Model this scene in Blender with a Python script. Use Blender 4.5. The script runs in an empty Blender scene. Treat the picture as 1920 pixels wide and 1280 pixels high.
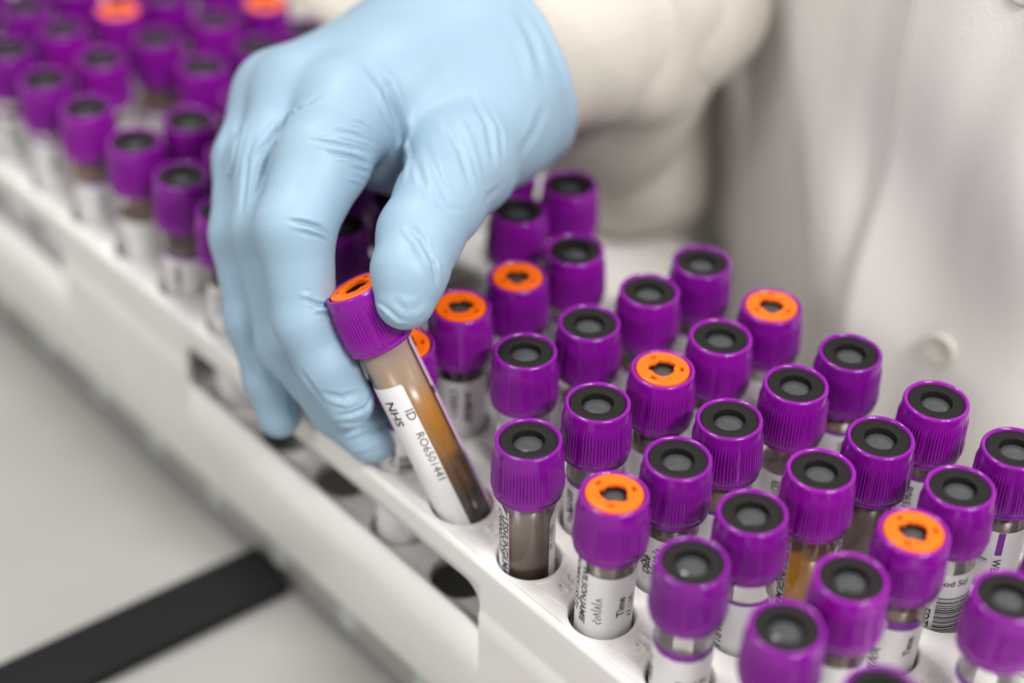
import bpy, bmesh, math, random
import numpy as np
from mathutils import Vector, Matrix
from mathutils.bvhtree import BVHTree

random.seed(7); rng = np.random.default_rng(11)
S = 0.001                      # everything below is written in millimetres
ZOFF = 112.0                   # the bench top lies 112 mm below the tops of the standing tubes
scene = bpy.context.scene
COL = scene.collection

# ------------------------------------------------------------------ camera
FPX = 3146.70
CAM = np.array([109.316, -198.722, 242.175])
YAW, PIT, ROL = 2.39683113, 0.64294533, 0.02684206
fw = np.array([math.cos(PIT)*math.cos(YAW), math.cos(PIT)*math.sin(YAW), -math.sin(PIT)])
rt = np.cross(fw, [0, 0, 1]); rt /= np.linalg.norm(rt); up = np.cross(rt, fw)
RT = math.cos(ROL)*rt + math.sin(ROL)*up
UP = -math.sin(ROL)*rt + math.cos(ROL)*up
def W(p): return Vector((p[0]*S, p[1]*S, (p[2]+ZOFF)*S))
cd = bpy.data.cameras.new('camera'); cam = bpy.data.objects.new('camera', cd); COL.objects.link(cam)
cd.sensor_width = 36; cd.lens = FPX/1920*36; cd.clip_start = 0.01; cd.clip_end = 50
m = Matrix(((RT[0], UP[0], -fw[0], 0), (RT[1], UP[1], -fw[1], 0), (RT[2], UP[2], -fw[2], 0), (0, 0, 0, 1)))
m.translation = W(CAM); cam.matrix_world = m
cd.dof.use_dof = True; cd.dof.focus_distance = 0.384; cd.dof.aperture_fstop = 3.8
scene.camera = cam
# ------------------------------------------------------------------ light
wd = bpy.data.worlds.new('World'); scene.world = wd; wd.use_nodes = True
wd.node_tree.nodes['Background'].inputs[0].default_value = (1.0, 0.975, 0.94, 1)
wd.node_tree.nodes['Background'].inputs[1].default_value = 0.42
def area(name, loc, target, sx, sy, power, col):
    l = bpy.data.lights.new(name, 'AREA'); l.shape = 'RECTANGLE'; l.size = sx; l.size_y = sy; l.energy = power; l.color = col
    o = bpy.data.objects.new(name, l); COL.objects.link(o); o.location = loc
    o.rotation_euler = (Vector(target)-Vector(loc)).to_track_quat('-Z', 'Y').to_euler(); return o
area('ceiling_lamp', (1.0, -0.08, 1.35), (-0.1, 0.0, 0.1), 0.6, 0.10, 22, (1, .98, .95))
area('ceiling_lamp', (0.30, 0.80, 1.85), (-0.12, 0.05, 0.1), 0.6, 0.10, 14, (1, .97, .93))
area('ceiling_lamp', (-0.85, 0.10, 1.85), (-0.12, 0.0, 0.1), 0.6, 0.12, 17, (1, .98, .95))
area('ceiling_lamp', (-0.10, -1.70, 1.45), (-0.12, 0.05, 0.1), 0.6, 0.25, 9.5, (1, .98, .96))
vs = scene.view_settings; vs.view_transform = 'Standard'; vs.look = 'None'; vs.gamma = 1; vs.exposure = 0.27
scene.cycles.use_denoising = True
scene.cycles.max_bounces = 10; scene.cycles.transparent_max_bounces = 24
scene.cycles.caustics_reflective = False; scene.cycles.caustics_refractive = False

# ------------------------------------------------------------------ helpers
def ray(x, y): return RT*(x-960)/FPX + UP*(640-y)/FPX + fw
def K(x, y, d): return CAM + ray(x, y)*d           # a point at depth d (mm) in front of the lens
PU, PV = 24.558, 20.176                            # hole pitch along / across the rack
ZD = -36.0                                         # rack deck
def lat(i, j, z=0.0): return np.array([-i*PU, j*PV, z])

def link(o, parent=None):
    COL.objects.link(o)
    if parent is not None: o.parent = parent
    return o
def mesh_obj(name, verts, faces, mat, parent=None, smooth=True, scale=True):
    me = bpy.data.meshes.new(name)
    v = np.asarray(verts, dtype=float)*(S if scale else 1)
    me.from_pydata(v.tolist(), [], [list(map(int, f)) for f in faces]); me.update()
    if smooth: me.polygons.foreach_set('use_smooth', [True]*len(me.polygons))
    if mat: me.materials.append(mat)
    return link(bpy.data.objects.new(name, me), parent)
def empty(name, loc=(0, 0, 0)):
    o = bpy.data.objects.new(name, None); o.empty_display_size = .01; o.location = loc; return link(o)
def tag(o, label=None, cat=None, group=None, kind=None):
    if label: o['label'] = label
    if cat: o['category'] = cat
    if group: o['group'] = group
    if kind: o['kind'] = kind
    return o
def autosmooth(o, ang=35):
    o.data.set_sharp_from_angle(angle=math.radians(ang))

# ------------------------------------------------------------------ materials
def mat(name, col, rough=.5, **kw):
    M = bpy.data.materials.new(name); M.use_nodes = True
    b = M.node_tree.nodes['Principled BSDF']; b.inputs['Base Color'].default_value = (*col, 1); b.inputs['Roughness'].default_value = rough
    for k, v in kw.items():
        b.inputs[k.replace('_', ' ')].default_value = v
    return M
def add_noise(M, scale, bump=0.0, dist=0.0002, colvar=0.0, detail=4, roughvar=0.0, stretch=None):
    nt = M.node_tree; N = nt.nodes; L = nt.links; b = N['Principled BSDF']
    tc = N.new('ShaderNodeTexCoord'); nz = N.new('ShaderNodeTexNoise'); nz.inputs['Scale'].default_value = scale; nz.inputs['Detail'].default_value = detail
    src = tc.outputs['Object']
    if stretch:
        mp = N.new('ShaderNodeMapping'); mp.inputs['Scale'].default_value = stretch; L.new(src, mp.inputs[0]); src = mp.outputs[0]
    L.new(src, nz.inputs['Vector'])
    if bump:
        bp = N.new('ShaderNodeBump'); bp.inputs['Strength'].default_value = bump; bp.inputs['Distance'].default_value = dist
        L.new(nz.outputs['Fac'], bp.inputs['Height'])
        if b.inputs['Normal'].is_linked: L.new(b.inputs['Normal'].links[0].from_socket, bp.inputs['Normal'])
        L.new(bp.outputs[0], b.inputs['Normal'])
    if colvar:
        mx = N.new('ShaderNodeMix'); mx.data_type = 'RGBA'; c = b.inputs['Base Color'].default_value
        mx.inputs[6].default_value = [x*(1-colvar) for x in c[:3]]+[1]; mx.inputs[7].default_value = [min(1, x*(1+colvar*.6)) for x in c[:3]]+[1]
        L.new(nz.outputs['Fac'], mx.inputs[0]); L.new(mx.outputs[2], b.inputs['Base Color'])
    if roughvar:
        mr = N.new('ShaderNodeMapRange'); r = b.inputs['Roughness'].default_value
        mr.inputs[3].default_value = max(.02, r-roughvar); mr.inputs[4].default_value = r+roughvar
        L.new(nz.outputs['Fac'], mr.inputs[0]); L.new(mr.outputs[0], b.inputs['Roughness'])
    return M
M_purple = mat('purple_plastic', (0.215, 0.005, 0.275), .13, Subsurface_Weight=.15, Subsurface_Scale=.002, Specular_IOR_Level=.4)
M_purple.node_tree.nodes['Principled BSDF'].inputs['Subsurface Radius'].default_value = (1, .15, 1)
add_noise(M_purple, 180, .02, .0002, .0, roughvar=.06)
nt = M_purple.node_tree; _oi = nt.nodes.new('ShaderNodeObjectInfo'); _hs = nt.nodes.new('ShaderNodeHueSaturation'); _hs.inputs['Color'].default_value = (0.215, 0.005, 0.275, 1)
_mv = nt.nodes.new('ShaderNodeMapRange'); _mv.inputs[3].default_value = .88; _mv.inputs[4].default_value = 1.12; _mh = nt.nodes.new('ShaderNodeMapRange'); _mh.inputs[3].default_value = .494; _mh.inputs[4].default_value = .506
nt.links.new(_oi.outputs['Random'], _mv.inputs[0]); nt.links.new(_mv.outputs[0], _hs.inputs['Value']); nt.links.new(_oi.outputs['Random'], _mh.inputs[0]); nt.links.new(_mh.outputs[0], _hs.inputs['Hue'])
nt.links.new(_hs.outputs[0], nt.nodes['Principled BSDF'].inputs['Base Color'])
M_black = add_noise(mat('black_rubber', (0.010, 0.0095, 0.008), .55, Specular_IOR_Level=.18), 900, .12, .0002, .25, roughvar=.1)
M_septum = add_noise(mat('grey_rubber', (0.052, 0.056, 0.06), .2), 500, .08, .0003, .2)
M_orange = add_noise(mat('orange_plastic', (0.92, 0.145, 0.003), .34, Specular_IOR_Level=.3, Subsurface_Weight=.1, Subsurface_Scale=.001), 500, .04, .0002, .05)
M_rack = add_noise(mat('white_plastic', (0.80, 0.78, 0.755), .40), 700, .06, .0002, .0)
add_noise(M_rack, 70, .0, .0002, .06, detail=8, roughvar=.08)
M_skirt = add_noise(mat('shaded_plastic', (0.40, 0.385, 0.365), .5), 500, .05, .0002, .05)  # pale skirt under the rack, its shade put into this darker grey
M_paper = add_noise(mat('label_paper', (0.86, 0.85, 0.86), .5), 300, .05, .0002, .04)
M_ink = mat('black_ink', (0.018, 0.018, 0.02), .6)
M_pen = mat('pen_ink', (0.035, 0.035, 0.06), .6)
M_band = mat('purple_print', (0.19, 0.012, 0.30), .5)
M_pink = mat('pink_print', (0.62, 0.42, 0.62), .5)
M_plasma = {k: mat('plasma_'+k, c, .25, Subsurface_Weight=.35, Subsurface_Scale=.004) for k, c in
            dict(amber=(0.46, 0.205, 0.018), brown=(0.19, 0.115, 0.065), dark=(0.125, 0.088, 0.068), cloudy=(0.44, 0.335, 0.265)).items()}
M_plasma['layered'] = mat('plasma_layered', (.4, .3, .2), .25, Subsurface_Weight=.35, Subsurface_Scale=.004)
nt = M_plasma['layered'].node_tree; _c1 = nt.nodes.new('ShaderNodeTexCoord'); _c2 = nt.nodes.new('ShaderNodeSeparateXYZ'); _c3 = nt.nodes.new('ShaderNodeMapRange'); _c4 = nt.nodes.new('ShaderNodeValToRGB')
_c3.inputs[1].default_value = -.0575; _c3.inputs[2].default_value = -.0155
_cr = _c4.color_ramp; _cr.elements[0].position = 0.0; _cr.elements[0].color = (.17, .075, .022, 1); _cr.elements[1].position = 1.0; _cr.elements[1].color = (.40, .31, .26, 1)
for _p, _q in ((.12, (.25, .105, .022, 1)), (.45, (.42, .19, .022, 1)), (.60, (.44, .215, .04, 1)), (.72, (.38, .25, .14, 1))):
    _e = _cr.elements.new(_p); _e.color = _q
nt.links.new(_c1.outputs['Object'], _c2.inputs[0]); nt.links.new(_c2.outputs['Z'], _c3.inputs[0]); nt.links.new(_c3.outputs[0], _c4.inputs[0]); nt.links.new(_c4.outputs[0], nt.nodes['Principled BSDF'].inputs['Base Color'])
M_plasma['smoky'] = M_plasma['layered'].copy(); _cr = M_plasma['smoky'].node_tree.nodes['Color Ramp'].color_ramp
for _e, _q in zip(_cr.elements, ((.045, .022, .012, 1), (.06, .03, .016, 1), (.085, .05, .03, 1), (.12, .082, .058, 1), (.165, .125, .10, 1), (.20, .16, .135, 1))): _e.color = _q
_mrn = [n for n in M_plasma['smoky'].node_tree.nodes if n.type == 'MAP_RANGE'][0]; _mrn.inputs[1].default_value = -.040; _mrn.inputs[2].default_value = -.018
M_cells = mat('blood_cells', (0.022, 0.006, 0.008), .2)
M_counter = add_noise(mat('bench_top', (0.305, 0.295, 0.282), .5), 40, .03, .0005, .05)
M_rail = add_noise(mat('black_rail', (0.008, 0.008, 0.009), .7, Specular_IOR_Level=.2), 300, .05, .0003, .2)
M_skin = mat('skin', (0.30, 0.16, 0.09), .5, Subsurface_Weight=.2, Subsurface_Scale=.003)
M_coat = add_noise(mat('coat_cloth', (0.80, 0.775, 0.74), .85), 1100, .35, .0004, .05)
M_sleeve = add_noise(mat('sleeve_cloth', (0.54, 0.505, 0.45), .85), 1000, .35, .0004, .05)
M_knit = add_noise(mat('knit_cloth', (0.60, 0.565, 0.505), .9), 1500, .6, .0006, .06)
M_button = mat('button', (0.60, 0.57, 0.50), .3)
# glass: thin clear plastic wall
M_glass = bpy.data.materials.new('clear_tube'); M_glass.use_nodes = True
nt = M_glass.node_tree; nt.nodes.clear()
_o = nt.nodes.new('ShaderNodeOutputMaterial'); _t = nt.nodes.new('ShaderNodeBsdfTransparent'); _g = nt.nodes.new('ShaderNodeBsdfGlossy'); _mx = nt.nodes.new('ShaderNodeMixShader'); _lw = nt.nodes.new('ShaderNodeLayerWeight'); _pw = nt.nodes.new('ShaderNodeMath'); _f = nt.nodes.new('ShaderNodeMath')
_t.inputs[0].default_value = (.97, .965, .96, 1); _g.inputs['Roughness'].default_value = .06; _g.inputs['Color'].default_value = (.95, .95, .95, 1); _lw.inputs[0].default_value = .5; _pw.operation = 'POWER'; _pw.inputs[1].default_value = 4.5; _f.operation = 'MULTIPLY_ADD'; _f.inputs[1].default_value = .9; _f.inputs[2].default_value = .06; nt.links.new(_lw.outputs['Facing'], _pw.inputs[0]); nt.links.new(_pw.outputs[0], _f.inputs[0])
_d = nt.nodes.new('ShaderNodeBsdfDiffuse'); _d.inputs[0].default_value = (.36, .30, .26, 1); _tl = nt.nodes.new('ShaderNodeBsdfTranslucent'); _tl.inputs[0].default_value = (.40, .34, .30, 1)
_ad = nt.nodes.new('ShaderNodeMixShader'); _fm = nt.nodes.new('ShaderNodeMixShader'); _tc2 = nt.nodes.new('ShaderNodeTexCoord'); _mp = nt.nodes.new('ShaderNodeMapping'); _mp.inputs['Scale'].default_value = (260, 260, 14)
_nz = nt.nodes.new('ShaderNodeTexNoise'); _nz.inputs['Scale'].default_value = 1.0; _nz.inputs['Detail'].default_value = 3; _mr = nt.nodes.new('ShaderNodeMapRange'); _mr.inputs[1].default_value = .3; _mr.inputs[2].default_value = .75; _mr.inputs[3].default_value = .01; _mr.inputs[4].default_value = .20
for a_, b_ in ((_tc2.outputs['Object'], _mp.inputs[0]), (_mp.outputs[0], _nz.inputs['Vector']), (_nz.outputs['Fac'], _mr.inputs[0]), (_mr.outputs[0], _fm.inputs[0]), (_t.outputs[0], _fm.inputs[1]),
               (_d.outputs[0], _ad.inputs[1]), (_tl.outputs[0], _ad.inputs[2]), (_ad.outputs[0], _fm.inputs[2]), (_f.outputs[0], _mx.inputs[0]), (_fm.outputs[0], _mx.inputs[1]), (_g.outputs[0], _mx.inputs[2]), (_mx.outputs[0], _o.inputs[0])):
    nt.links.new(a_, b_)
# label paper lets some light through
nt = M_paper.node_tree; _po = nt.nodes['Material Output']; _pp = nt.nodes['Principled BSDF']; _pt = nt.nodes.new('ShaderNodeBsdfTranslucent'); _pt.inputs[0].default_value = (.8, .78, .75, 1); _pm = nt.nodes.new('ShaderNodeMixShader'); _pm.inputs[0].default_value = .1
nt.links.new(_pp.outputs[0], _pm.inputs[1]); nt.links.new(_pt.outputs[0], _pm.inputs[2]); nt.links.new(_pm.outputs[0], _po.inputs[0])
M_foot = mat('clear_green_plastic', (0.66, 0.74, 0.69), .12, Transmission_Weight=.25)
# glove
M_glove = mat('nitrile_glove', (0.27, 0.40, 0.515), .52, Specular_IOR_Level=.5)
add_noise(M_glove, 1500, .30, .0002, .02, detail=2)
add_noise(M_glove, 95, .12, .0008, 0, detail=4)
_gn = [n for n in M_glove.node_tree.nodes if n.type == 'TEX_NOISE'][-1]; _gn.noise_type = 'RIDGED_MULTIFRACTAL'

# ------------------------------------------------------------------ setting: bench
def grid_sheet(x0, x1, y0, y1, z, n=2):
    return [(x0, y0, z+ZOFF), (x1, y0, z+ZOFF), (x1, y1, z+ZOFF), (x0, y1, z+ZOFF)], [(0, 1, 2, 3)]
v, fc = grid_sheet(-1500, 700, -700, 900, -112.0)
tag(mesh_obj('bench_top', v, fc, M_counter), kind='structure')

def rbox(x0, x1, y0, y1, z0, z1, r=1.5, seg=3):
    bm = bmesh.new(); bmesh.ops.create_cube(bm, size=1)
    for q in bm.verts: q.co = Vector(((x0+x1)/2+q.co.x*(x1-x0), (y0+y1)/2+q.co.y*(y1-y0), (z0+z1)/2+q.co.z*(z1-z0)))
    bmesh.ops.bevel(bm, geom=bm.edges[:], offset=r, segments=seg, profile=.5, affect='EDGES')
    vs_ = [tuple(q.co) for q in bm.verts]; bm.verts.index_update(); fs = [[q.index for q in f.verts] for f in bm.faces]; bm.free(); return vs_, fs
def shift(vs_): return [(a, b, c+ZOFF) for a, b, c in vs_]

RAIL_X, RAIL_Y, RAIL_ANG = -198.0, -8.5, -5.0
v, fc = rbox(-10, 10, -300, 0, -112, -107, 1.5)
_ra = math.radians(RAIL_ANG); v = [(RAIL_X+x*math.cos(_ra)-y*math.sin(_ra), RAIL_Y+x*math.sin(_ra)+y*math.cos(_ra), z) for x, y, z in v]
tag(mesh_obj('black_rail', shift(v), fc, M_rail), 'matt black bar lying on the bench, running out from under the white rack', 'bar')
v, fc = rbox(-420, -175, 104, 158, -112, -62, 3)
tag(mesh_obj('white_tray', shift(v), fc, M_rack), 'plain white tray on the bench behind the rack, under the sleeve', 'tray')
v, fc = rbox(-445, -385, 168, 240, -111.8, -62, 3)
tag(mesh_obj('cream_box', shift(v), fc, M_knit), 'small cream box standing on the bench just behind the gloved hand', 'box')
v, fc = rbox(-565, -470, 185, 250, -111.8, -70, 4)
tag(mesh_obj('black_box', shift(v), fc, M_rail), 'dark blurred box on the bench behind the back tubes', 'box')

# ------------------------------------------------------------------ rack
I0, I1 = -1, 18
rack = tag(empty('tube_rack', W((-8.5*PU, 40, -112))), 'long white plastic tube rack with numbered holes and slotted front', 'tube rack')
rack_off = np.array([-8.5*PU, 40, -112.0])
def rack_obj(name, verts, faces, M, **k):
    return mesh_obj(name, np.asarray(verts)-rack_off, faces, M, rack, **k)
def deck(z, hr, fil, depth, yfront, yback, N=56):
    V = []; F = []
    for i in range(I0, I1+1):
        for j in range(5):
            cx, cy = -i*PU, j*PV
            y0 = yfront if j == 0 else cy-PV/2
            y1 = yback if j == 4 else cy+PV/2
            x0, x1 = cx-PU/2, cx+PU/2
            prof = [(hr+fil, 0.0)]
            for k in range(1, 5):
                a = k/4*math.pi/2
                prof.append((hr+fil-fil*math.sin(a), -fil+fil*math.cos(a)))
            prof.append((hr, -depth))
            base = len(V)
            for k in range(N):
                t = 2*math.pi*k/N; c, s = math.cos(t), math.sin(t)
                # point where the direction leaves the rectangle
                tx = ((x1-cx) if c > 0 else (x0-cx))/c if abs(c) > 1e-9 else 1e9
                ty = ((y1-cy) if s > 0 else (y0-cy))/s if abs(s) > 1e-9 else 1e9
                q = min(tx, ty)
                V.append((cx+c*q, cy+s*q, z))
                for r_, dz in prof: V.append((cx+c*r_, cy+s*r_, z+dz))
            # snap nearest samples on corners
            for (qx, qy) in ((x0, y0), (x1, y0), (x0, y1), (x1, y1)):
                kk = min(range(N), key=lambda k: (V[base+k*7][0]-qx)**2+(V[base+k*7][1]-qy)**2)
                V[base+kk*7] = (qx, qy, z)
            for k in range(N):
                a, b = base+k*7, base+((k+1) % N)*7
                for l in range(6): F.append((a+l, b+l, b+l+1, a+l+1))
    return V, F
YF = -10.6; YB = 4*PV+10.6
V, F = deck(ZD, 7.7, .9, 4.5, -8.85, 4*PV+8.85)
top = rack_obj('deck', V, F, M_rack)
V, F = deck(-61, 8.0, .5, 3, -9.0, 4*PV+9.0, 40)
rack_obj('inner_deck', V, F, M_rack)
# front and back wall: columns along x
slots = [(4.22, 9.42), (-1.6, 3.1-.05), (12.25, 17.45)]
slots = [(4.22, 9.42), (12.25, 17.45)]
def wall(yf, sgn, name):
    xs = set(np.linspace(-(I1+.5)*PU, -(I0-.5)*PU, 90))
    for a, b in slots:
        for e, d in ((-a*PU, -1), (-b*PU, 1)):
            for k in range(13): xs.add(e+d*6*(1-math.cos(k/12*math.pi/2)))
            xs.add(e-d*.001)
    xs = sorted(xs); V = []; F = []
    def ztop(x):
        for a, b in slots:
            xr, xl = -a*PU, -b*PU
            if xl-1e-6 <= x <= xr+1e-6:
                d = min(xr-x, x-xl)
                return -44.5-6+math.sqrt(max(0, 36-(6-min(6, d))**2))
        return None
    def col(x, slot):
        c = []
        for k in range(7):
            t = k/6*math.pi/2; c.append((yf+sgn*1.75*(1-math.sin(t)), ZD-1.75*(1-math.cos(t))))
        c = [(yf+sgn*1.75-sgn*1.75*math.sin(k/6*math.pi/2), ZD-1.75*(1-math.cos(k/6*math.pi/2))) for k in range(7)]
        c.append((yf, -42))
        if slot is not None: c += [(yf, slot)]*4
        else: c += [(yf, -50), (yf, -51.9), (yf-sgn*.35, -52.5), (yf-sgn*.35, -58.7)]
        c.append((yf-sgn*.35, -58.7)); c.append((yf-sgn*.35, -75)); c.append((yf-sgn*.35, -93.2)); c.append((yf-sgn*.1, -94))
        return c
    for n in range(len(xs)-1):
        x0, x1 = xs[n], xs[n+1]; xm = (x0+x1)/2; insl = ztop(xm) is not None
        c0 = col(x0, ztop(x0) if insl else None); c1 = col(x1, ztop(x1) if insl else None)
        b = len(V)
        V += [(x0, y, z) for y, z in c0]+[(x1, y, z) for y, z in c1]; L = len(c0)
        for l in range(L-1):
            if insl and 7 <= l+1-1 <= 11 and l >= 8: 
                if l <= 11: continue
            if c0[l] == c0[l+1] and c1[l] == c1[l+1]: continue
            F.append((b+l, b+l+1, b+L+l+1, b+L+l) if sgn > 0 else (b+l, b+L+l, b+L+l+1, b+l+1))
    o = rack_obj(name, V, F, M_rack)
    bm = bmesh.new(); bm.from_mesh(o.data); bmesh.ops.remove_doubles(bm, verts=bm.verts, dist=1e-7)
    bmesh.ops.dissolve_degenerate(bm, edges=bm.edges, dist=1e-8); bm.to_mesh(o.data); bm.free()
    so = o.modifiers.new('thick', 'SOLIDIFY'); so.thickness = .0018; so.offset = -1
    o.data.polygons.foreach_set('use_smooth', [True]*len(o.data.polygons)); autosmooth(o, 40)
    return o
wall(YF, 1, 'front_wall'); wall(YB, -1, 'back_wall')
for xe in (-(I1+.5)*PU-1.0, -(I0-.5)*PU+1.0):
    v, fc = rbox(xe-1.5, xe+1.5, YF-.2, YB+.2, -112, ZD-.2, .8)
    rack_obj('end_panel', v, fc, M_rack)
v, fc = rbox(-(I1+.5)*PU+1, -(I0-.5)*PU-1, YF+2.4, YB-2.4, -84.5, -82.2, .4)
rack_obj('floor_panel', v, fc, M_rack)
v, fc = rbox(-(I1+.5)*PU+1, -(I0-.5)*PU-1, -6.6, -4.6, -111.6, -82.0, .4)
rack_obj('skirt', v, fc, M_skirt)
# clear feet under the front edge
def lathe(prof, N=32):
    V = []; F = []
    for r_, z in prof:
        for k in range(N): V.append((r_*math.cos(2*math.pi*k/N), r_*math.sin(2*math.pi*k/N), z))
    L = len(prof)
    for l in range(L-1):
        for k in range(N):
            k2 = (k+1) % N; F.append((l*N+k, (l+1)*N+k, (l+1)*N+k2, l*N+k2))
    return V, F
V, F = lathe([(6.5, 24)]+[(6.5, z) for z in (18, 8)]+[(6.5*math.cos(a), 6.5-6.5*math.sin(a)) for a in np.linspace(0, 1.5, 8)])
foot0 = None
for n in range(-2, 12):
    i = 5.3+n*1.36
    if foot0 is None: o = foot0 = mesh_obj('clear_cup', V, F, M_foot, rack)
    else: o = link(bpy.data.objects.new('clear_cup', foot0.data), rack)
    o.location = Vector((-i*PU, -2.2, -111.5))*S-Vector(rack_off)*S

# embossed hole numbers
_tc = {}
def text_mesh(s, bold=False):
    """triangles of a line of text; cap height 1, starting at x=0"""
    if (s, bold) in _tc: return _tc[(s, bold)]
    cu = bpy.data.curves.new('t', 'FONT'); cu.body = s; cu.size = 1.0; cu.resolution_u = 3
    if bold: cu.offset = .017
    ob = bpy.data.objects.new('t', cu); COL.objects.link(ob)
    dg = bpy.context.evaluated_depsgraph_get(); me = bpy.data.meshes.new_from_object(ob.evaluated_get(dg))
    v = np.array([q.co[:2] for q in me.vertices]).reshape(-1, 2); f = [tuple(p.vertices) for p in me.polygons]
    bm = bmesh.new(); bm.from_mesh(me)
    for k in range(int(me.vertices[0].co.x*0)-2, 60):
        if k < 8: bmesh.ops.bisect_plane(bm, geom=bm.verts[:]+bm.edges[:]+bm.faces[:], plane_co=(0, k*.15, 0), plane_no=(0, 1, 0))
        bmesh.ops.bisect_plane(bm, geom=bm.verts[:]+bm.edges[:]+bm.faces[:], plane_co=(k*.2, 0, 0), plane_no=(1, 0, 0))
    bm.verts.index_update(); v = np.array([q.co[:2] for q in bm.verts]).reshape(-1, 2); f = [tuple(q.index for q in p.verts) for p in bm.faces]; bm.free()
    bpy.data.objects.remove(ob); bpy.data.curves.remove(cu); bpy.data.meshes.remove(me)
    if len(v): v[:, 0] -= v[:, 0].min()
    _tc[(s, bold)] = (v/0.73, f); return _tc[(s, bold)]
M_rack_num = M_rack
for i in range(0, 8):
    for j in range(5):
        n = 26+5*i+j; tv, tf = text_mesh(str(n)); h = 4.5
        cx, cy = -i*PU+12.5, j*PV
        w_ = tv[:, 0].max()*h; L = len(tv)
        # reads along +y, tops towards -x
        P0 = [(cx+h/2-b*h, cy-w_/2+a*h) for a, b in tv]
        Vn = [(a, b, ZD-.1) for a, b in P0]+[(a, b, ZD+.55) for a, b in P0]
        ec = {}
        for f in tf:
            for a, b in zip(f, f[1:]+f[:1]): ec[(a, b)] = 1
        Fn = [tuple(q+L for q in f) for f in tf]
        for (a, b) in ec:
            if (b, a) not in ec: Fn.append((a, b, b+L, a+L))
        rack_obj('hole_number', Vn, Fn, M_rack, smooth=False)
        # low ridge round the number field
        pts = []
        for k in range(9):
            t = math.radians(-36+72*k/8); pts.append((-i*PU+9.5*math.cos(t), cy+9.5*math.sin(t)))
        for k in range(9):
            t = math.radians(32-64*k/8); pts.append((-i*PU+PU-9.6*math.cos(t), cy+9.6*math.sin(t)))
        Vn = []; Fn = []; n_ = len(pts); c_ = np.mean(pts, 0)
        for q in pts:
            d = np.array(q)-c_; d /= np.linalg.norm(d)
            for o_, z in ((-.22, -.05), (-.06, .13), (.06, .13), (.22, -.05)): Vn.append((q[0]+d[0]*o_, q[1]+d[1]*o_, ZD+z))
        for k in range(n_):
            for l in range(3): Fn.append((k*4+l, k*4+l+1, ((k+1) % n_)*4+l+1, ((k+1) % n_)*4+l))
        rack_obj('number_field', Vn, Fn, M_rack)

# ------------------------------------------------------------------ tubes (local z = 0 at the top of the cap)
def cap_mesh():
    prof = [(6.55, -2.2), (6.55, -.9), (6.62, -.45), (6.85, -.12), (7.1, 0), (7.4, -.08), (7.64, -.35), (7.72, -.8), (7.76, -1.6), (7.78, -2.3)]
    nrib0 = len(prof)
    prof += [(7.80, -2.8), (7.86, -4.5), (7.92, -6.5), (7.98, -8.5), (8.04, -10.0), (8.2, -11.0), (8.30, -11.8), (8.32, -12.8)]
    nrib1 = len(prof)
    prof += [(8.28, -13.3), (8.02, -13.85), (7.94, -14.1), (8.14, -14.35), (8.12, -14.8), (7.85, -15.1), (7.5, -15.2), (6.5, -15.1), (6.48, -12)]
    N = 720; V = []
    for l, (r_, z) in enumerate(prof):
        for k in range(N):
            t = 2*math.pi*k/N; d = 0
            if nrib0 <= l < nrib1 and not (l == nrib0):
                ph = (math.degrees(t) % 72)
                if ph < 12:
                    d = .28 if (ph < 2.6 or ph > 9.4) else 0
                else:
                    q = ((ph-12)/60*11) % 1
                    d = .36*min(1, max(0, (1-abs(2*q-1))*2.2-.35))
                if l >= nrib1-2: d *= .6
            if nrib1 <= l <= nrib1+1:
                ph = (math.degrees(t) % 72)-6
                if abs(ph) < 6: d = .22*(1-(ph/6)**2)
            V.append(((r_+d)*math.cos(t), (r_+d)*math.sin(t), z))
    F = []
    for l in range(len(prof)-1):
        for k in range(N):
            k2 = (k+1) % N; F.append((l*N+k, (l+1)*N+k, (l+1)*N+k2, l*N+k2))
    return V, F
def as_mesh(name, VF, M, smooth=True, ang=None):
    o = mesh_obj(name, VF[0], VF[1], M, smooth=smooth); me = o.data
    if ang: autosmooth(o, ang)
    bpy.data.objects.remove(o); return me
ME_cap = as_mesh('cap', cap_mesh(), M_purple, ang=60)
ME_black = as_mesh('stopper', lathe([(6.56, -.75), (6.45, -.52), (6.2, -.45), (4.1, -.45), (3.8, -.52), (3.66, -.8), (3.62, -2.4)], 64), M_black, ang=50)
ME_sept = as_mesh('septum', lathe([(3.7, -2.25), (3.5, -2.1), (3.1, -1.9), (2.4, -1.72), (1.6, -1.6), (.7, -1.54), (.01, -1.52)], 40), M_septum)
ME_under = as_mesh('stopper', lathe([(6.56, -1.0), (3.7, -1.0), (3.62, -2.6)], 48), M_black)
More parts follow.
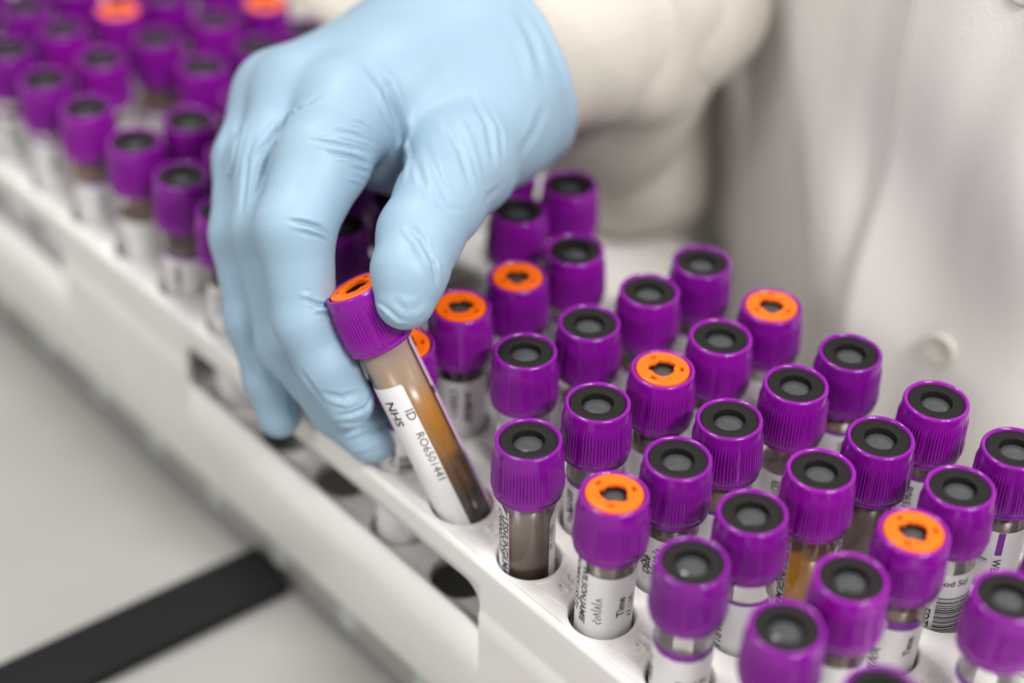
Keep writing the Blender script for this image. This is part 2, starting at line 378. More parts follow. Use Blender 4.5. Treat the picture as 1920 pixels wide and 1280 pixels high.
def orange_mesh():
    N = 90; bm = bmesh.new()
    def rh(t):
        r_ = 3.15+.30*math.cos(3*t+.4)+.22*math.cos(5*t+1)+.1*math.cos(9*t)
        d = (t-2.2+math.pi) % (2*math.pi)-math.pi
        return r_-.85*math.exp(-(d/.33)**2)
    rings = [None, 3.6, 4.05, 5.0, 5.6, 6.05, 6.28, 6.34]
    zs = [.02, .05, .05, .05, .05, .03, -.12, -.5]
    vs_ = []
    for l, r_ in enumerate(rings):
        vs_.append([bm.verts.new(((rh(2*math.pi*k/N) if r_ is None else r_)*math.cos(2*math.pi*k/N), (rh(2*math.pi*k/N) if r_ is None else r_)*math.sin(2*math.pi*k/N), zs[l])) for k in range(N)])
    for l in range(len(rings)-1):
        for k in range(N):
            if l == 2 and (k % 30) in (11, 12, 13, 14, 15): continue
            k2 = (k+1) % N; bm.faces.new((vs_[l][k], vs_[l+1][k], vs_[l+1][k2], vs_[l][k2]))
    be = [e for e in bm.edges if e.is_boundary]
    r_ = bmesh.ops.extrude_edge_only(bm, edges=be)
    for q in r_['geom']:
        if isinstance(q, bmesh.types.BMVert): q.co.z -= .85
    bmesh.ops.recalc_face_normals(bm, faces=bm.faces)
    bm.verts.index_update(); V = [tuple(q.co) for q in bm.verts]; F = [[q.index for q in f.verts] for f in bm.faces]; bm.free(); return V, F
ME_orange = as_mesh('orange_insert', orange_mesh(), M_orange, ang=40)
R_T = 6.5
ME_glass = as_mesh('tube_wall', lathe([(R_T, -12.5), (R_T, -74)]+[(R_T*math.cos(a), -74-R_T*math.sin(a)) for a in np.linspace(.15, 1.56, 9)], 48), M_glass)
def fill_mesh(z1, z0, bottom=True):
    r_ = 5.85
    p = [(.01, z1-.35), (3.5, z1-.3), (5.0, z1-.1), (r_, z1)]
    if bottom: p += [(r_, -74)]+[(r_*math.cos(a), -74-r_*math.sin(a)) for a in np.linspace(.2, 1.56, 7)]
    else: p += [(r_, z0), (.01, z0)]
    return lathe(p, 36)
_fill = {}
def fill(z1, z0, M):
    k = (z1, z0, M.name)
    if k not in _fill: _fill[k] = as_mesh('liquid', fill_mesh(z1, z0, z0 is None), M)
    return _fill[k]

def cyl_patch(r_, a0, a1, z0, z1, n=40, rc=0.0, wob=0.0):
    """curved sheet, angles in degrees, rounded upper corners rc"""
    V = []; F = []; nz = 2
    for k in range(n+1):
        a = a0+(a1-a0)*k/n; s = min(a-a0, a1-a)*math.pi/180*r_
        top_ = z1-(rc-math.sqrt(max(0, rc*rc-(rc-min(rc, s))**2)) if rc else 0)+wob*math.sin(k*2.3)*.5+wob*math.sin(k*5.1)*.4
        t = math.radians(a)
        V += [(r_*math.cos(t), r_*math.sin(t), top_), (r_*math.cos(t), r_*math.sin(t), z0)]
    for k in range(n): F.append((2*k, 2*k+1, 2*k+3, 2*k+2))
    return V, F
def cyl_text(s, r_, a, z, h, rot, bold=False, sx=1.0):
    """rot 0: reads round the tube, 90: reads upwards, -90: reads downwards; (a,z) = start of the baseline"""
    tv, tf = text_mesh(s, bold); V = []
    for x, y in tv:
        x, y = x*h*sx, y*h
        if rot == 0: da, dz = x, y
        elif rot == 90: da, dz = -y, x
        else: da, dz = y, -x
        t = math.radians(a)+da/r_; V.append((r_*math.cos(t), r_*math.sin(t), z+dz))
    return V, [f for f in tf]
def cyl_stroke(pts, r_, w_):
    V = []; F = []
    P_ = [np.array(q, float) for q in pts]
    for k in range(len(P_)):
        d = P_[min(k+1, len(P_)-1)]-P_[max(k-1, 0)]; d /= np.linalg.norm(d)+1e-9; n = np.array([-d[1], d[0]])*w_/2
        for q in (P_[k]+n, P_[k]-n):
            t = q[0]/r_; V.append((r_*math.cos(t), r_*math.sin(t), q[1]))
    for k in range(len(P_)-1): F.append((2*k, 2*k+1, 2*k+3, 2*k+2))
    return V, F
def merge(parts):
    V = []; F = []
    for v, f in parts:
        b = len(V); V += list(v); F += [tuple(q+b for q in g) for g in f]
    return V, F
def scribble(a, z, seed, rows=1, n=6, h=1.5, w_=.22, rot=90):
    """hand-written looking looped strokes, starting at angle a, height z, running up (rot 90) or down"""
    r = random.Random(seed); out = []; r_ = R_T+.17; x0 = math.radians(a)*r_
    for row in range(rows):
        pos = 0
        for c in range(n):
            hh = h*(.7+.6*r.random()); ww = .9*(.7+.5*r.random()); pts = []
            kind = r.randrange(4); ph = r.random()*6
            for k in range(13):
                t = k/12
                if kind == 0: x, y = ww*(.5+.5*math.cos(6.0*t+ph)), hh*(.5+.5*math.sin(6.0*t+ph))
                elif kind == 1: x, y = ww*t, hh*(1-abs(2*t-1)*.9)
                elif kind == 2: x, y = ww*(.5+.45*math.sin(7*t)), hh*(1-t)
                else: x, y = ww*(.3+.2*t), hh*1.15*(1-t)
                along, across = pos+x, y
                if rot == 90: pts.append((x0-across-row*2.3, z+along))
                else: pts.append((x0+across+row*2.3, z-along))
            out.append(cyl_stroke(pts, r_, w_)); pos += ww*1.15+.18
    return merge(out)
def barcode(a0, a1, z0, z1, seed):
    r = random.Random(seed); out = []; z = z1
    while z > z0+.3:
        t = r.choice([.12, .12, .2, .35, .5]); out.append(cyl_patch(R_T+.17, a0, a1, z-t, z, 14)); z -= t+r.choice([.14, .2, .3, .45])
    return merge(out)

RP = R_T+.17
def label_set(kind, seed):
    """sheets (name, VF, material) of a label; angle 0 looks at the camera"""
    r = random.Random(seed); L = []; pr = []; pen = []
    if kind == 'split':            # white strips on both sides with a clear gap between them
        L.append(('label', cyl_patch(R_T+.1, -150, -42, -70, -17, 30, 4), M_paper)); L.append(('label', cyl_patch(R_T+.1, 52, 170, -70, -19, 30, 3), M_paper))
        L.append(('label_edge', cyl_patch(R_T+.08, -44, -38, -62, -18, 3), M_pink))
        pr = [cyl_text('LESHUNGJI,MA', RP, -57, -20, 2.0, -90, True), cyl_text('CR0002152', RP, -76, -19, 2.0, -90, True), cyl_text('H 1185', RP, 64, -30, 1.8, 90)]
    elif kind == 'time':
        L.append(('label', cyl_patch(R_T+.1, -170, 150, -70, -19.6, 60, 2), M_paper))
        L.append(('label', cyl_patch(R_T+.13, -170, -44, -70, -15.0, 30, 3), M_paper))
        pr = [cyl_text('Time', RP, 42, -31.5, 2.1, 90, True), cyl_text('WILSON,JAMIE', RP+.03, -54, -18.0, 1.9, -90, True), cyl_text('ROB5515571', RP+.03, -80, -17, 2.2, -90, True)]
        pen = [scribble(-4, -33.5, seed, 1, 7, 2.0, .24), scribble(68, -33, seed+5, 1, 6, 1.9, .24)]
    elif kind == 'timeband':
        L.append(('label', cyl_patch(R_T+.1, -160, 160, -70, -23.5, 60, 1.5), M_paper)); L.append(('colour_band', cyl_patch(R_T+.08, -60, 60, -24.5, -21.0, 24, 1), M_band))
        L.append(('colour_patch', cyl_patch(R_T+.1, -50, -8, -24.0, -20.8, 16, 1), M_pink))
        pr = [cyl_text('Time', RP, 50, -31.5, 2.0, 90, True), cyl_text('LAMB, K', RP, -62, -24.5, 2.3, -90, True), cyl_text('06720C', RP, -86, -24, 2.0, -90, True)]
        pen = [scribble(-10, -37, seed, 1, 6, 3.2, .28)]
    elif kind == 'bloodband':
        L.append(('label', cyl_patch(R_T+.1, -160, 160, -70, -23.8, 60, 1.5, .25), M_paper)); L.append(('colour_band', cyl_patch(R_T+.07, -100, 80, -25.0, -21.5, 30, 1), M_band))
        pr = [cyl_text('Blood Sci', RP, -6, -31.5, 1.5, 0, True), barcode(10, 75, -46, -36.0, seed), cyl_text('51 0092', RP, -78, -27, 1.8, -90, True)]
    elif kind == 'edta':
        L.append(('label', cyl_patch(R_T+.1, -160, 160, -70, -20.5, 60, 1), M_paper))
        pr = [cyl_text('Blood Sci', RP, -18, -23.8, 1.75, 0, True), barcode(2, 88, -41, -27.5, seed), cyl_text('EDTA', RP, -24, -31.5, 2.2, -90, True)]
    elif kind == 'vband':
        L.append(('label', cyl_patch(R_T+.1, -30, 150, -70, -20.0, 40, 2), M_paper)); L.append(('colour_band', cyl_patch(R_T+.12, 8, 22, -27, -20.1, 6), M_band))
        pr = [cyl_text('WEST', RP, 8, -28, 1.9, -90, True), barcode(-28, -4, -30, -28.6, seed)]
    elif kind == 'nar':
        L.append(('label', cyl_patch(R_T+.1, -160, 60, -70, -22.0, 50, 1.6), M_paper)); L.append(('colour_band', cyl_patch(R_T+.07, -120, 64, -26, -20.9, 30, 1.2), M_band))
        pr = [cyl_text('INARU', RP, -52, -27, 2.4, -90, True), cyl_text('60135', RP, -76, -25, 2.2, -90, True), cyl_text('6', RP, 48, -24.5, 1.9, -90, True)]
    elif kind == 'date':
        L.append(('label', cyl_patch(R_T+.1, -165, 165, -70, -20.0, 60, 1.5), M_paper))
        pr = [cyl_text('Date', RP, -34, -31.5, 2.1, 90, True), cyl_text('KIRAN', RP, -62, -22, 2.0, -90, True)]
        pen = [scribble(-12, -31, seed, 1, 7, 1.9, .22)]
    elif kind == 'held':
        L.append(('label', cyl_patch(R_T+.1, -160, -2, -76, -24.3, 44, .6), M_paper)); L.append(('label_edge', cyl_patch(R_T+.1, 62, 150, -74, -16.0, 24, 1), M_pink))
        pr = [cyl_text('ID', RP, -22, -31.0, 2.3, -90), cyl_text('RO6501441', RP, -22, -37.5, 2.1, -90), cyl_text('NHS', RP, -58, -28.0, 2.6, -90, True), cyl_patch(RP, 62, 70, -31.5, -29.5, 4)]
    else:
        z1 = -19-r.random()*6
        L.append(('label', cyl_patch(R_T+.1, -160+r.random()*40, 130+r.random()*30, -70, z1, 50, 1.5), M_paper))
        if r.random() < .4: L.append(('colour_band', cyl_patch(R_T+.07, -100, 70, z1-1.5, z1+1.3, 24, 1), M_band))
        pr = [cyl_text(r.choice(['Orderer', 'Date', 'Time', 'Hosp No']), RP, r.uniform(-40, 40), z1-12, 1.9, 90, True), cyl_text(r.choice(['EDTA', 'R0651', 'K2E', 'CR0011']), RP, r.uniform(-75, -30), z1-2, 2.1, -90, True)]
        if r.random() < .5: pr.append(barcode(20, 85, -42, z1-8, seed))
        else: pen = [scribble(r.uniform(-20, 20), z1-13, seed, 1, 6, 1.9, .22)]
    return L, pr, pen
_lab = {}
def label_meshes(kind, seed):
    if (kind, seed) in _lab: return _lab[(kind, seed)]
    L, pr, pen = label_set(kind, seed); out = [(n, as_mesh(n, vf, M)) for n, vf, M in L]
    p = as_mesh('print', merge(pr), M_ink, smooth=False) if pr else None
    q = as_mesh('handwriting', merge(pen), M_pen, smooth=False) if pen else None
    _lab[(kind, seed)] = (out, p, q); return _lab[(kind, seed)]

def make_tube(top_pt, axis, spin, orange, kind, seed, plasma, level, cells, label, group):
    """top_pt: centre of the cap's top, axis: unit vector from tube bottom to cap"""
    a = Vector(axis).normalized(); q = Vector((0, 0, 1)).rotation_difference(a)
    root = empty('blood_tube'); root.rotation_mode = 'QUATERNION'; root.rotation_quaternion = q @ Matrix.Rotation(spin, 3, 'Z').to_quaternion()
    root.location = W(top_pt)-a*0.0805
    tag(root, label, 'test tube', group)
    def add(name, me, par=None):
        o = link(bpy.data.objects.new(name, me), par or root)
        if par is None: o.location = (0, 0, .0805)
        return o
    add('tube_wall', ME_glass)
    capo = add('cap', ME_cap); capo.rotation_euler.z = random.uniform(0, 6.28)
    if orange: _oi_ = add('orange_insert', ME_orange); _oi_.rotation_euler.z = random.uniform(0, 6.28) if seed != 0 else 1.0; s = add('stopper', ME_under)
    else: s = add('stopper', ME_black)
    add('septum', ME_sept, s)
    if level is not None:
        add('plasma', fill(level, cells, M_plasma[plasma])); add('blood_cells', fill(cells, None, M_cells))
    out, p, qn = label_meshes(kind, seed); lab = None
    for n, me in out:
        o = add(n, me); lab = lab or o
    if p: add('print', p, lab)
    if qn: add('handwriting', qn, lab)
    return root
def cam_az(p): return math.atan2(CAM[1]-p[1], CAM[0]-p[0])

seen = {(4,0):(991,822),(4,1):(1121,752),(3,0):(1152,923),(3,1):(1271.5,857),(3,2):(1368,783),(2,0):(1299,1051),(2,1):(1411,958),(4,2):(1243,690),
(2,2):(1540,879),(2,3):(1652,818),(2,4):(1757,749),(3,3):(1493,718),(3,4):(1595,659),(1,2):(1714,994),(1,3):(1801,911),(1,4):(1905,838),(1,1):(1597,1081),(1,0):(1475,1173),
(0,2):(1894,1114),(0,0):(1655,1298),(5,1):(985,656),(5,2):(1105,603),(5,3):(1218,543),(5,4):(1316,489),(4,4):(1447,572),(4,3):(1352,630),
(6,2):(970,517),(6,1):(863,573),(6,3):(1078,467),(7,3):(972,392),(7,4):(1068,344),(6,0):(760,645),
(10,0):(340,327),(11,0):(252,263),(12,0):(162,199),(13,0):(83,146),(14,0):(17,90),(11,1):(355,223),(12,2):(380,122),(12,3):(481,85),(13,1):(189,108),(13,2):(292,69),(13,3):(402,34),(13,4):(497,4),(14,1):(116,52),(14,2):(221,18),(15,1):(46,9)}
more = [(8,1),(8,2),(9,0),(9,2),(10,1),(10,2),(11,2),(11,3),(12,4),(14,3),(14,4),(15,0),(15,2),(15,3),(16,1),(16,2),(7,1),(8,4),(0,3),(0,4)]
orange_set = {(4,2),(4,4),(3,0),(1,2),(6,0),(6,1),(6,2),(13,4),(14,2)}
special = {(4,0):('split',-4,'smoky',-16.0),(3,0):('time',12,'smoky',-16.0),(2,0):('bloodband',0,'brown',-50.),(1,3):('edta',0,'dark',-45.),(1,2):('timeband',0,'brown',-19.),
           (1,4):('vband',0,'dark',-17.),(2,1):('nar',0,'brown',-48.),(3,1):('date',0,'dark',-17.5),(2,2):('blank',0,'amber',-22.5),(0,2):('bloodband',1,'brown',-40),(2,3):('blank',0,'dark',-17.)}
ORD = ['first', 'second', 'third', 'fourth', 'fifth', 'sixth', 'seventh', 'eighth', 'ninth', 'tenth', 'eleventh', 'twelfth', 'thirteenth', 'fourteenth', 'fifteenth', 'sixteenth']
allt = sorted(set(seen) | set(more))
ROWN = ['front row', 'second row', 'middle row', 'fourth row', 'back row']
extra = {(4,0): 'black-topped tube right of the held tube, clear gap between label strips', (3,0): 'orange-topped tube labelled Time, beside number 41 in the front row',
         (2,0): 'black-topped front-row tube labelled Blood Sci under a purple band', (1,3): 'black-topped tube labelled EDTA with a barcode', (1,2): 'orange-topped tube beside the number 33, purple patch on its label',
         (2,2): 'black-topped tube with amber plasma showing below its cap', (6,0): 'orange-topped tube half hidden directly behind the held tube', (0,0): 'purple cap cut off by the bottom edge of the picture',
         (4,4): 'orange-topped tube at the back edge, nearest the coat', (4,2): 'orange-topped tube in the middle of the black-topped ones'}
for (i, j) in allt:
    base = lat(i, j)
    tp = K(*seen[(i, j)], 1) if (i, j) in seen else None
    if tp is not None:
        d = ray(*seen[(i, j)]); t = CAM + d*((0-CAM[2])/d[2])
        off = t-base; off = off*min(1, 2.6/(np.linalg.norm(off)+1e-6))
    else: off = np.array([random.uniform(-.9, .9), random.uniform(-.9, .9), 0])
    topp = base+off; bot = base+np.array([off[0]*-.15, off[1]*-.15, -80.5]); ax = topp-bot; ax /= np.linalg.norm(ax)
    kind, sd, pl, lv = special.get((i, j), ('any', i*7+j, random.choice(['brown', 'dark', 'dark', 'brown']), random.choice([-18., -21., -24., -30.])))
    az = cam_az(base)
    spin = az if (i, j) in special else az+random.uniform(-1.2, 1.2)
    if kind == 'blank': kind, sd, spin = 'split', 3, az+.1
    rank = sorted(q for q in allt if q[1] == j).index((i, j))
    top_w = 'orange' if (i, j) in orange_set else 'black'
    lab = extra.get((i, j)) or f'{top_w}-topped purple blood tube in the {ROWN[j]}, {ORD[rank]} from the right end'
    make_tube(topp, ax, spin, (i, j) in orange_set, kind, sd, pl, lv, -56. if lv > -50 else -60., lab, 'purple-capped tubes standing in the rack')

# the tube being lifted
H5 = lat(5, 0, ZD)+np.array([-.6, 0, 0])
G = K(720, 648, 395.); a5 = (G-H5)/np.linalg.norm(G-H5)
TOP5 = H5+a5*61.2
held = make_tube(TOP5, a5, 0, True, 'held', 1, 'layered', -15.5, -57.5, 'tilted orange-topped tube with an ID label, held between gloved fingers', 'tube lifted by hand')
# turn it so that its local +x looks at the camera
av = Vector(a5); tocam = Vector(CAM-TOP5); xl = (tocam-av*tocam.dot(av)).normalized(); yl = av.cross(xl)
held.rotation_quaternion = Matrix((xl, yl, av)).transposed().to_quaternion()

# ------------------------------------------------------------------ person: rounded-cone distance field -> one closed mesh
class Field:
    def __init__(s, lo, hi, h):
        s.h = h; s.lo = np.array(lo); n = np.ceil((np.array(hi)-s.lo)/h).astype(int)+1; s.n = n
        s.f = np.full(n, 40.0, np.float32)
    def axes(s, sl): return [s.lo[k]+s.h*np.arange(sl[k].start, sl[k].stop, dtype=np.float32) for k in range(3)]
    def box(s, lo, hi):
        a = np.clip(np.floor((np.array(lo)-s.lo)/s.h).astype(int), 0, s.n); b = np.clip(np.ceil((np.array(hi)-s.lo)/s.h).astype(int)+1, 0, s.n)
        return tuple(slice(int(p), int(q)) for p, q in zip(a, b))
def cone_d(X, Y, Z, a, b, ra, rb):
    ba = b-a; L2 = float(ba@ba); px, py, pz = X-a[0], Y-a[1], Z-a[2]
    t = np.clip((px*ba[0]+py*ba[1]+pz*ba[2])/L2, 0, 1)
    dx, dy, dz = px-t*ba[0], py-t*ba[1], pz-t*ba[2]
    return np.sqrt(dx*dx+dy*dy+dz*dz)-(ra+(rb-ra)*t)
def smin(a, b, k):
    if k <= 0: return np.minimum(a, b)
    h = np.clip(.5+.5*(b-a)/k, 0, 1); return b+(a-b)*h-k*h*(1-h)
def add_cone(F, a, b, ra, rb, k):
    m_ = max(ra, rb)+k+3
    sl = F.box(np.minimum(a, b)-m_, np.maximum(a, b)+m_); ax = F.axes(sl)
    if min(len(q) for q in ax) == 0: return
    d = cone_d(ax[0][:, None, None], ax[1][None, :, None], ax[2][None, None, :], a, b, ra, rb)
    F.f[sl] = smin(F.f[sl], d, k)
def chain(F, pts, k):
    for p, q in zip(pts[:-1], pts[1:]): add_cone(F, K(*p[:3]), K(*q[:3]), p[3], q[3], k)
def surface_nets(F):
    f = F.f; n = f.shape; s = f < 0
    c = np.zeros([q-1 for q in n], np.uint8)
    for dx in (0, 1):
        for dy in (0, 1):
            for dz in (0, 1): c += s[dx:n[0]-1+dx, dy:n[1]-1+dy, dz:n[2]-1+dz]
    act = np.argwhere((c > 0) & (c < 8)); idx = np.full(c.shape, -1, np.int64); idx[tuple(act.T)] = np.arange(len(act))
    acc = np.zeros((len(act), 3)); cnt = np.zeros(len(act))
    cor = [(0,0,0),(1,0,0),(0,1,0),(1,1,0),(0,0,1),(1,0,1),(0,1,1),(1,1,1)]
    val = [f[act[:, 0]+a, act[:, 1]+b, act[:, 2]+d].astype(float) for a, b, d in cor]
    for e0, e1 in ((0,1),(2,3),(4,5),(6,7),(0,2),(1,3),(4,6),(5,7),(0,4),(1,5),(2,6),(3,7)):
        v0, v1 = val[e0], val[e1]; mk = (v0 < 0) != (v1 < 0); t = np.where(mk, v0/np.where(mk, v0-v1, 1), 0)
        p = np.array(cor[e0])+t[:, None]*(np.array(cor[e1])-np.array(cor[e0])); acc[mk] += p[mk]; cnt[mk] += 1
    V = F.lo+F.h*(act+acc/cnt[:, None]); Q = []
    for ax in range(3):
        u, w_ = (ax+1) % 3, (ax+2) % 3
        sh = [slice(None)]*3; s0 = [slice(1, -1)]*3; s1 = [slice(1, -1)]*3; s0[ax] = slice(0, n[ax]-1); s1[ax] = slice(1, n[ax])
        A = s[tuple(s0)]; B = s[tuple(s1)]; e = np.argwhere(A != B); sg = A[tuple(e.T)]
        e0 = e.copy(); e0[:, u] += 1; e0[:, w_] += 1
        def cell(du, dw):
            q = e0.copy(); q[:, u] -= du; q[:, w_] -= dw; return idx[tuple(q.T)]
        q = np.stack([cell(1, 1), cell(0, 1), cell(0, 0), cell(1, 0)], 1); q[~sg] = q[~sg][:, ::-1]; Q.append(q)
    Q = np.concatenate(Q); Q = Q[(Q >= 0).all(1)]
    return V, Q
def smooth_mesh(V, Q, it, lam=.5):
    E_ = np.concatenate([Q[:, [0, 1]], Q[:, [1, 2]], Q[:, [2, 3]], Q[:, [3, 0]]]); E_ = np.concatenate([E_, E_[:, ::-1]])
    cnt = np.bincount(E_[:, 0], minlength=len(V)).astype(float)
    for _ in range(it):
        acc = np.stack([np.bincount(E_[:, 0], V[E_[:, 1], k], len(V)) for k in range(3)], 1); V = V+lam*(acc/cnt[:, None]-V)
    return V
def vnormals(V, Q):
    fn = np.cross(V[Q[:, 2]]-V[Q[:, 0]], V[Q[:, 3]]-V[Q[:, 1]]); N = np.zeros_like(V)
    for k in range(4):
        for a in range(3): N[:, a] += np.bincount(Q[:, k], fn[:, a], len(V))
    return N/(np.linalg.norm(N, axis=1)[:, None]+1e-12)

person = tag(empty('person', W((-99, 288, -112))), 'person in a pale lab coat and light blue glove lifting a tube', 'person')
p_off = np.array([-99, 288, -112.0])
def person_obj(name, V, Q, M, parent=None, off=p_off):
    o = mesh_obj(name, np.asarray(V)-off, Q, M, parent or person); return o

# --- glove (the gloved right hand)
palm = [[(1010,80,462,26),(900,125,442,22),(760,165,428,16.5),(655,205,415,12.6)],
        [(1010,60,466,24),(800,105,444,18),(570,182,424,12.4)],
        [(1010,60,470,24),(760,125,454,17),(524,182,435,11.5)],
        [(1010,90,474,24),(760,190,464,17),(505,235,448,10.5)],
        [(990,130,455,22),(930,215,436,17),(868,305,414,13.0)],
        [(850,230,438,14),(760,240,432,13)], [(715,285,430,9),(800,305,428,10)]]
fingers = {'index': [(655,205,415,12.6),(605,300,400,11.2),(552,428,392,9.3),(572,600,395,7.4),(612,680,398,6.9),(652,752,402,6.4)],
           'middle': [(570,182,424,12),(515,300,414,10.2),(505,430,409,9.2),(545,640,411,8.2),(640,760,415,7.7),(696,814,417,7.1)],
           'ring': [(524,182,435,11.3),(472,300,428,9.6),(462,440,424,9.0),(478,600,424,7.3),(506,710,426,6.4),(524,780,428,5.6)],
           'little': [(505,235,448,10.5),(470,340,448,9),(500,470,448,8),(540,600,448,7)],
           'thumb': [(868,305,412,13.0),(826,375,398,10.7),(788,440,390,9.8),(768,510,384,8.6),(760,562,383,6.9)]}
lo = np.array([1e9]*3); hi = -lo
for ch in palm+list(fingers.values()):
    for q in ch: lo = np.minimum(lo, K(*q[:3])-q[3]-4); hi = np.maximum(hi, K(*q[:3])+q[3]+4)
HV = 0.42
A = Field(lo, hi, HV); B = Field(lo, hi, HV)
for ch in palm: chain(A, ch, 9)
for nm in fingers:
    T = Field(lo, hi, HV); chain(T, fingers[nm], 2.5); B.f = smin(B.f, T.f, 2.0); del T
A.f = smin(A.f, B.f, 4.5)
# cuff: cut square to the forearm
cw = K(1010, 80, 463); cn = np.array([-.02, .98, .03]); cn /= np.linalg.norm(cn)
ax = A.axes(tuple(slice(0, int(q)) for q in A.n))
pl_ = (ax[0][:, None, None]-cw[0])*cn[0]+(ax[1][None, :, None]-cw[1])*cn[1]+(ax[2][None, None, :]-cw[2])*cn[2]+19.0
A.f = A.f-1.0*np.exp(-((pl_+1.2)/1.3)**2).astype(np.float32)
A.f = np.maximum(A.f, np.maximum(pl_, -np.maximum(A.f+1.2, -pl_-14)))
V, Q = surface_nets(A); V = smooth_mesh(V, Q, 3, .5)
GLOVE = [V, Q]
# wrinkles: strokes drawn on the surface, (pixel path, depth mm, half width mm)
def z1(*p): return [(360+x/2.559, y/2.559) for x, y in p]
wr = [(z1((840,310),(930,420),(985,560),(1010,700),(1000,830)), -1.1, 1.5), (z1((900,520),(950,640),(965,760)), -.35, .8), (z1((1010,600),(1040,760),(1010,880)), .35, 1.2),
      (z1((600,470),(500,530),(400,640),(330,730),(285,800)), -.85, 1.2), (z1((390,690),(360,770),(320,900),(290,960)), -.7, .8), (z1((430,640),(380,720)), .3, .9),
      (z1((250,540),(210,700),(190,860),(190,1000)), -.6, 1.2), (z1((300,640),(265,760),(250,900),(235,1050)), -.4, 1.0), (z1((170,600),(140,760),(125,950)), -.25, 1.2),
      (z1((590,610),(700,622),(800,645),(885,690)), -.5, .62), (z1((600,645),(730,660),(840,690),(895,720)), .32, .6), (z1((560,672),(690,688),(800,712),(890,748)), -.5, .6), (z1((600,705),(720,720),(830,752),(893,785)), .3, .6), (z1((640,735),(760,755),(850,790),(880,815)), -.42, .6),
      (z1((690,590),(780,602),(860,640)), .25, .6), (z1((740,575),(820,592),(890,650)), -.3, .6), (z1((760,800),(840,830),(862,852)), -.3, .6), (z1((730,850),(800,872),(845,890)), .2, .6),
      (z1((455,1058),(540,1070),(610,1092),(668,1140)), -.62, .62), (z1((470,1090),(560,1100),(630,1130),(665,1160)), .32, .62), (z1((520,1120),(600,1135),(655,1165)), -.28, .6), (z1((480,1035),(570,1048),(630,1070)), .2, .8),
      ([(575,562),(600,571),(624,570)], -.6, .6), ([(588,582),(610,580),(626,576)], .35, .6), ([(595,590),(612,590),(628,588)], -.3, .6), ([(560,552),(585,556)], .2, .8),
      ([(630,780),(660,776),(688,764),(697,740)], -.6, .8), ([(620,800),(665,798),(700,788)], .35, 1.0), ([(600,735),(640,745),(680,735)], -.35, .9), ([(610,750),(650,760),(686,748)], .3, .8), ([(650,832),(690,815),(722,790)], -.5, .9), ([(640,820),(670,812)], .3, .9),
      ([(640,850),(680,842),(715,828)], .25, 1.0), ([(560,690),(580,720),(610,760)], -.25, 1.2), ([(530,700),(545,740),(550,780)], -.25, 1.0), ([(470,640),(490,700),(505,760)], .2, 1.5),
      ([(772,452),(796,476),(807,506)], .45, 1.3), ([(800,470),(814,496),(820,530)], -.6, .9),
      ([(703,570),(724,584),(745,603),(764,607)], .5, .7), ([(760,575),(780,578),(795,565)], -.2, 1.2), ([(738,560),(752,575),(772,590)], -.2, 1.0),
      (z1((1110,680),(1160,800),(1200,900),(1230,980)), -.3, 1.1), (z1((1200,560),(1290,730),(1340,900)), -.38, 1.2), (z1((1330,440),(1420,600),(1450,800)), -.42, 1.2), (z1((1250,520),(1330,660),(1390,850)), .25, 1.2), (z1((1400,480),(1480,620),(1490,760)), -.25, 1.1),
      (z1((1060,740),(1100,860),(1130,960)), -.25, 1.0), (z1((1040,1080),(1110,1150),(1140,1260)), -.4, .9), (z1((1010,1100),(1070,1170),(1100,1260)), .3, .9), (z1((1150,960),(1220,1000),(1290,1010)), -.2, 1.1),
      (z1((1560,60),(1640,200),(1690,360)), -.5, 1.6), (z1((1500,40),(1600,220),(1650,420)), .3, 1.6), (z1((1700,500),(1640,640),(1560,760)), -.3, 1.4), (z1((1480,900),(1400,960)), -.25, 1.2)]
bvh = BVHTree.FromPolygons([Vector(q) for q in V], [list(map(int, q)) for q in Q])
Nn = vnormals(V, Q); disp = np.zeros(len(V))
for path, dep, hw in wr:
    dep *= 1.4
    if hw <= .85: hw, dep = hw*.8, dep*1.1
    elif hw < 1.3: hw *= .85
    pts = []
    for (x0, y0), (x1, y1) in zip(path[:-1], path[1:]):
        n_ = max(2, int(math.hypot(x1-x0, y1-y0)/4))
        for k in range(n_): pts.append((x0+(x1-x0)*k/n_, y0+(y1-y0)*k/n_))
    pts.append(path[-1]); P3 = []; tt = []
    for q, (x, y) in enumerate(pts):
        d = Vector(ray(x, y)).normalized(); hit = bvh.ray_cast(Vector(CAM), d)
        if hit[0] is not None: P3.append(np.array(hit[0])); tt.append(q/(len(pts)-1))
    if len(P3) < 3: continue
    P3 = np.array(P3); tt = np.array(tt); R = hw*3.2
    near = np.where(((V > P3.min(0)-R) & (V < P3.max(0)+R)).all(1))[0]
    D = np.sqrt(((V[near][:, None, :]-P3[None])**2).sum(2)); j_ = D.argmin(1); dm = D[np.arange(len(near)), j_]
    env = np.sin(np.pi*np.clip(tt[j_]*.94+.03, 0, 1))
    u = dm/hw; prof = np.exp(-u*u)-.35*np.exp(-((u-1.7)/.7)**2)
    np.add.at(disp, near, dep*prof*env)
V = V+Nn*disp[:, None]
glove = person_obj('glove', V, Q, M_glove); glove['label'] = 'light blue nitrile glove, thumb and index pinching a tube cap'

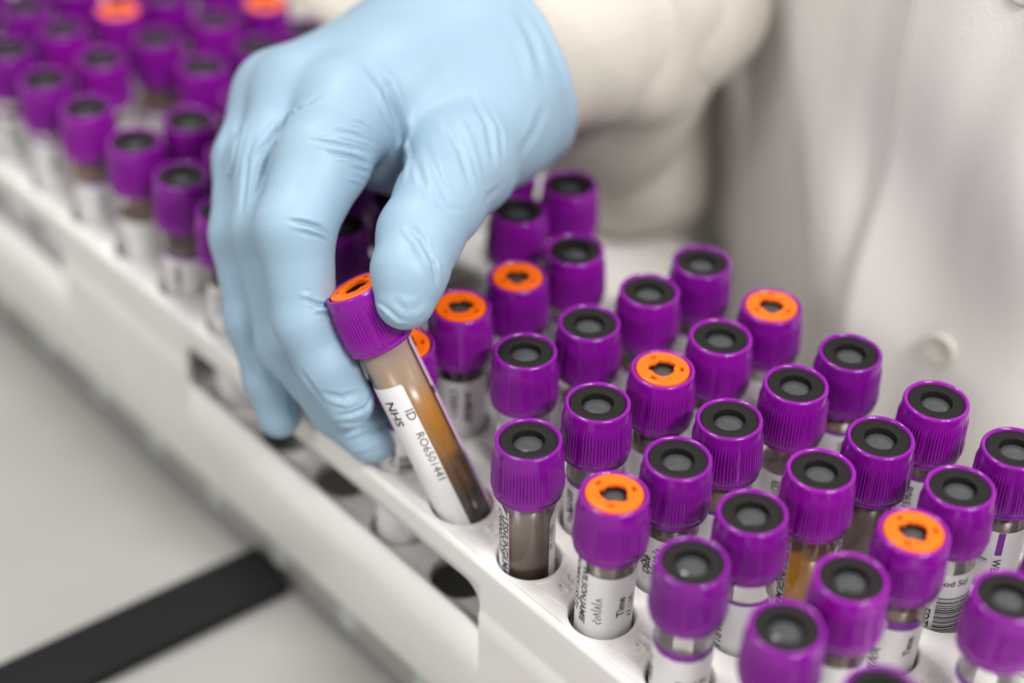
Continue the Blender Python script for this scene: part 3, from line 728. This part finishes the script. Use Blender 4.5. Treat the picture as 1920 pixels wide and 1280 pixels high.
# --- arm: skin, knit cuff, sleeve
def solid(prims, k, h, mod=None, sm=4):
    lo = np.min([np.minimum(p[0]-p[2], p[1]-p[3]) for p in prims], 0)-k-8; hi = np.max([np.maximum(p[0]+p[2], p[1]+p[3]) for p in prims], 0)+k+8
    F = Field(lo, hi, h)
    for a, b, ra, rb in prims: add_cone(F, a, b, ra, rb, k)
    if mod is not None:
        ax = F.axes(tuple(slice(0, int(q)) for q in F.n)); F.f = (F.f+mod(ax[0][:, None, None], ax[1][None, :, None], ax[2][None, None, :])).astype(np.float32)
    V, Q = surface_nets(F); return smooth_mesh(V, Q, sm), Q
w0 = K(1010, 80, 463)
fa = [w0+np.array([0, -36, 0]), w0+np.array([0, 25, 0])]
Vs, Qs = solid([(fa[0], fa[1], 21.0, 21.0)], 1, 1.5)
person_obj('forearm', Vs, Qs, M_skin)
k0, k1 = w0+np.array([1, -3, -1]), w0+np.array([4, 46, 1])
def knit(x, y, z): return .06*np.sin(np.arctan2(z-w0[2], x-w0[0])*46)+.8*np.sin(.22*y+.1*x)+0*y
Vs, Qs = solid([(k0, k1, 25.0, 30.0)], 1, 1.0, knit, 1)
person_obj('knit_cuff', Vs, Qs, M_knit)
s0, s1, s2, s3, s4 = w0+np.array([3, 34, -3]), K(1125, 125, 512), K(1160, 90, 545), K(1172, -60, 590), K(1180, -250, 640)
def folds(x, y, z): return 1.8*np.sin(.10*y+.09*z+.7*np.sin(.05*x+.06*z))+.7*np.sin(.22*(y-.6*z)+.1*x)
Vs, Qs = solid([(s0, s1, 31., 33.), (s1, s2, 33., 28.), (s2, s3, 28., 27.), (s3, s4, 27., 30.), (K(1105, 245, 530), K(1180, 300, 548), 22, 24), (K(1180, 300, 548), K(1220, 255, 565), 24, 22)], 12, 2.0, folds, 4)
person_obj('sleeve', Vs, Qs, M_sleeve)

# --- coat body
TC = np.array([-92.0, 290.0]); TR = (175.0, 150.0)
def coat_pt(t, z):
    """t: angle round the body (deg, -90 faces the rack)"""
    a = math.radians(t); f = 1+.008*math.sin(6*a+.006*z+1.2*math.sin(.011*z))+.006*math.sin(17*a+.03*z+.8)+.012*math.sin(9*a+.04*z+1.5*math.sin(.025*z))+.012*math.sin(3*a-.02*z)
    q = t+.018*z+1.5*math.sin(.02*z)
    f += -.055*math.exp(-((q+111)/8)**2)+.03*math.exp(-((q+100)/5)**2)-.03*math.exp(-((q+126)/5)**2)+.02*math.exp(-((q+80)/5)**2)-.02*math.exp(-((t-.03*z+88)/3)**2)
    return np.array([TC[0]+TR[0]*f*math.cos(a), TC[1]+TR[1]*f*math.sin(a), z])
def coat_sheet(t0, t1, nt, zs, out=0.0):
    V = []; F = []
    for z in zs:
        for k in range(nt+1):
            t = t0+(t1-t0)*k/nt; p = coat_pt(t, z); d = np.array([math.cos(math.radians(t)), math.sin(math.radians(t)), 0]); V.append(p+d*out)
    n = nt+1
    for l in range(len(zs)-1):
        for k in range(nt): F.append((l*n+k, l*n+k+1, (l+1)*n+k+1, (l+1)*n+k))
    return V, F
zs = np.linspace(-111.5, 420, 90)
V, F = coat_sheet(-275, 85, 220, zs)
coat = person_obj('lab_coat', V, F, M_coat)
V, F = coat_sheet(-95.5, -60, 40, zs, 4.2)
pl = mesh_obj('placket', np.asarray(V)-p_off, F, M_coat, coat)
so = pl.modifiers.new('t', 'SOLIDIFY'); so.thickness = .0022; so.offset = -1
bt = lathe([(.01, 1.2), (2.5, 1.2), (3.3, 1.4), (4.2, 1.8), (4.7, 1.5), (4.9, .8), (4.7, 0)], 32)
for zb in (-31., 75., 180.):
    t = -86.5; pb = coat_pt(t, zb); d = Vector((math.cos(math.radians(t)), math.sin(math.radians(t)), 0))
    o = mesh_obj('button', bt[0], bt[1], M_button, coat); o.rotation_mode = 'QUATERNION'; o.rotation_quaternion = Vector((0, 0, 1)).rotation_difference(d)
    o.location = Vector((pb-p_off)*S)+d*.0042
bpy.context.view_layer.update()
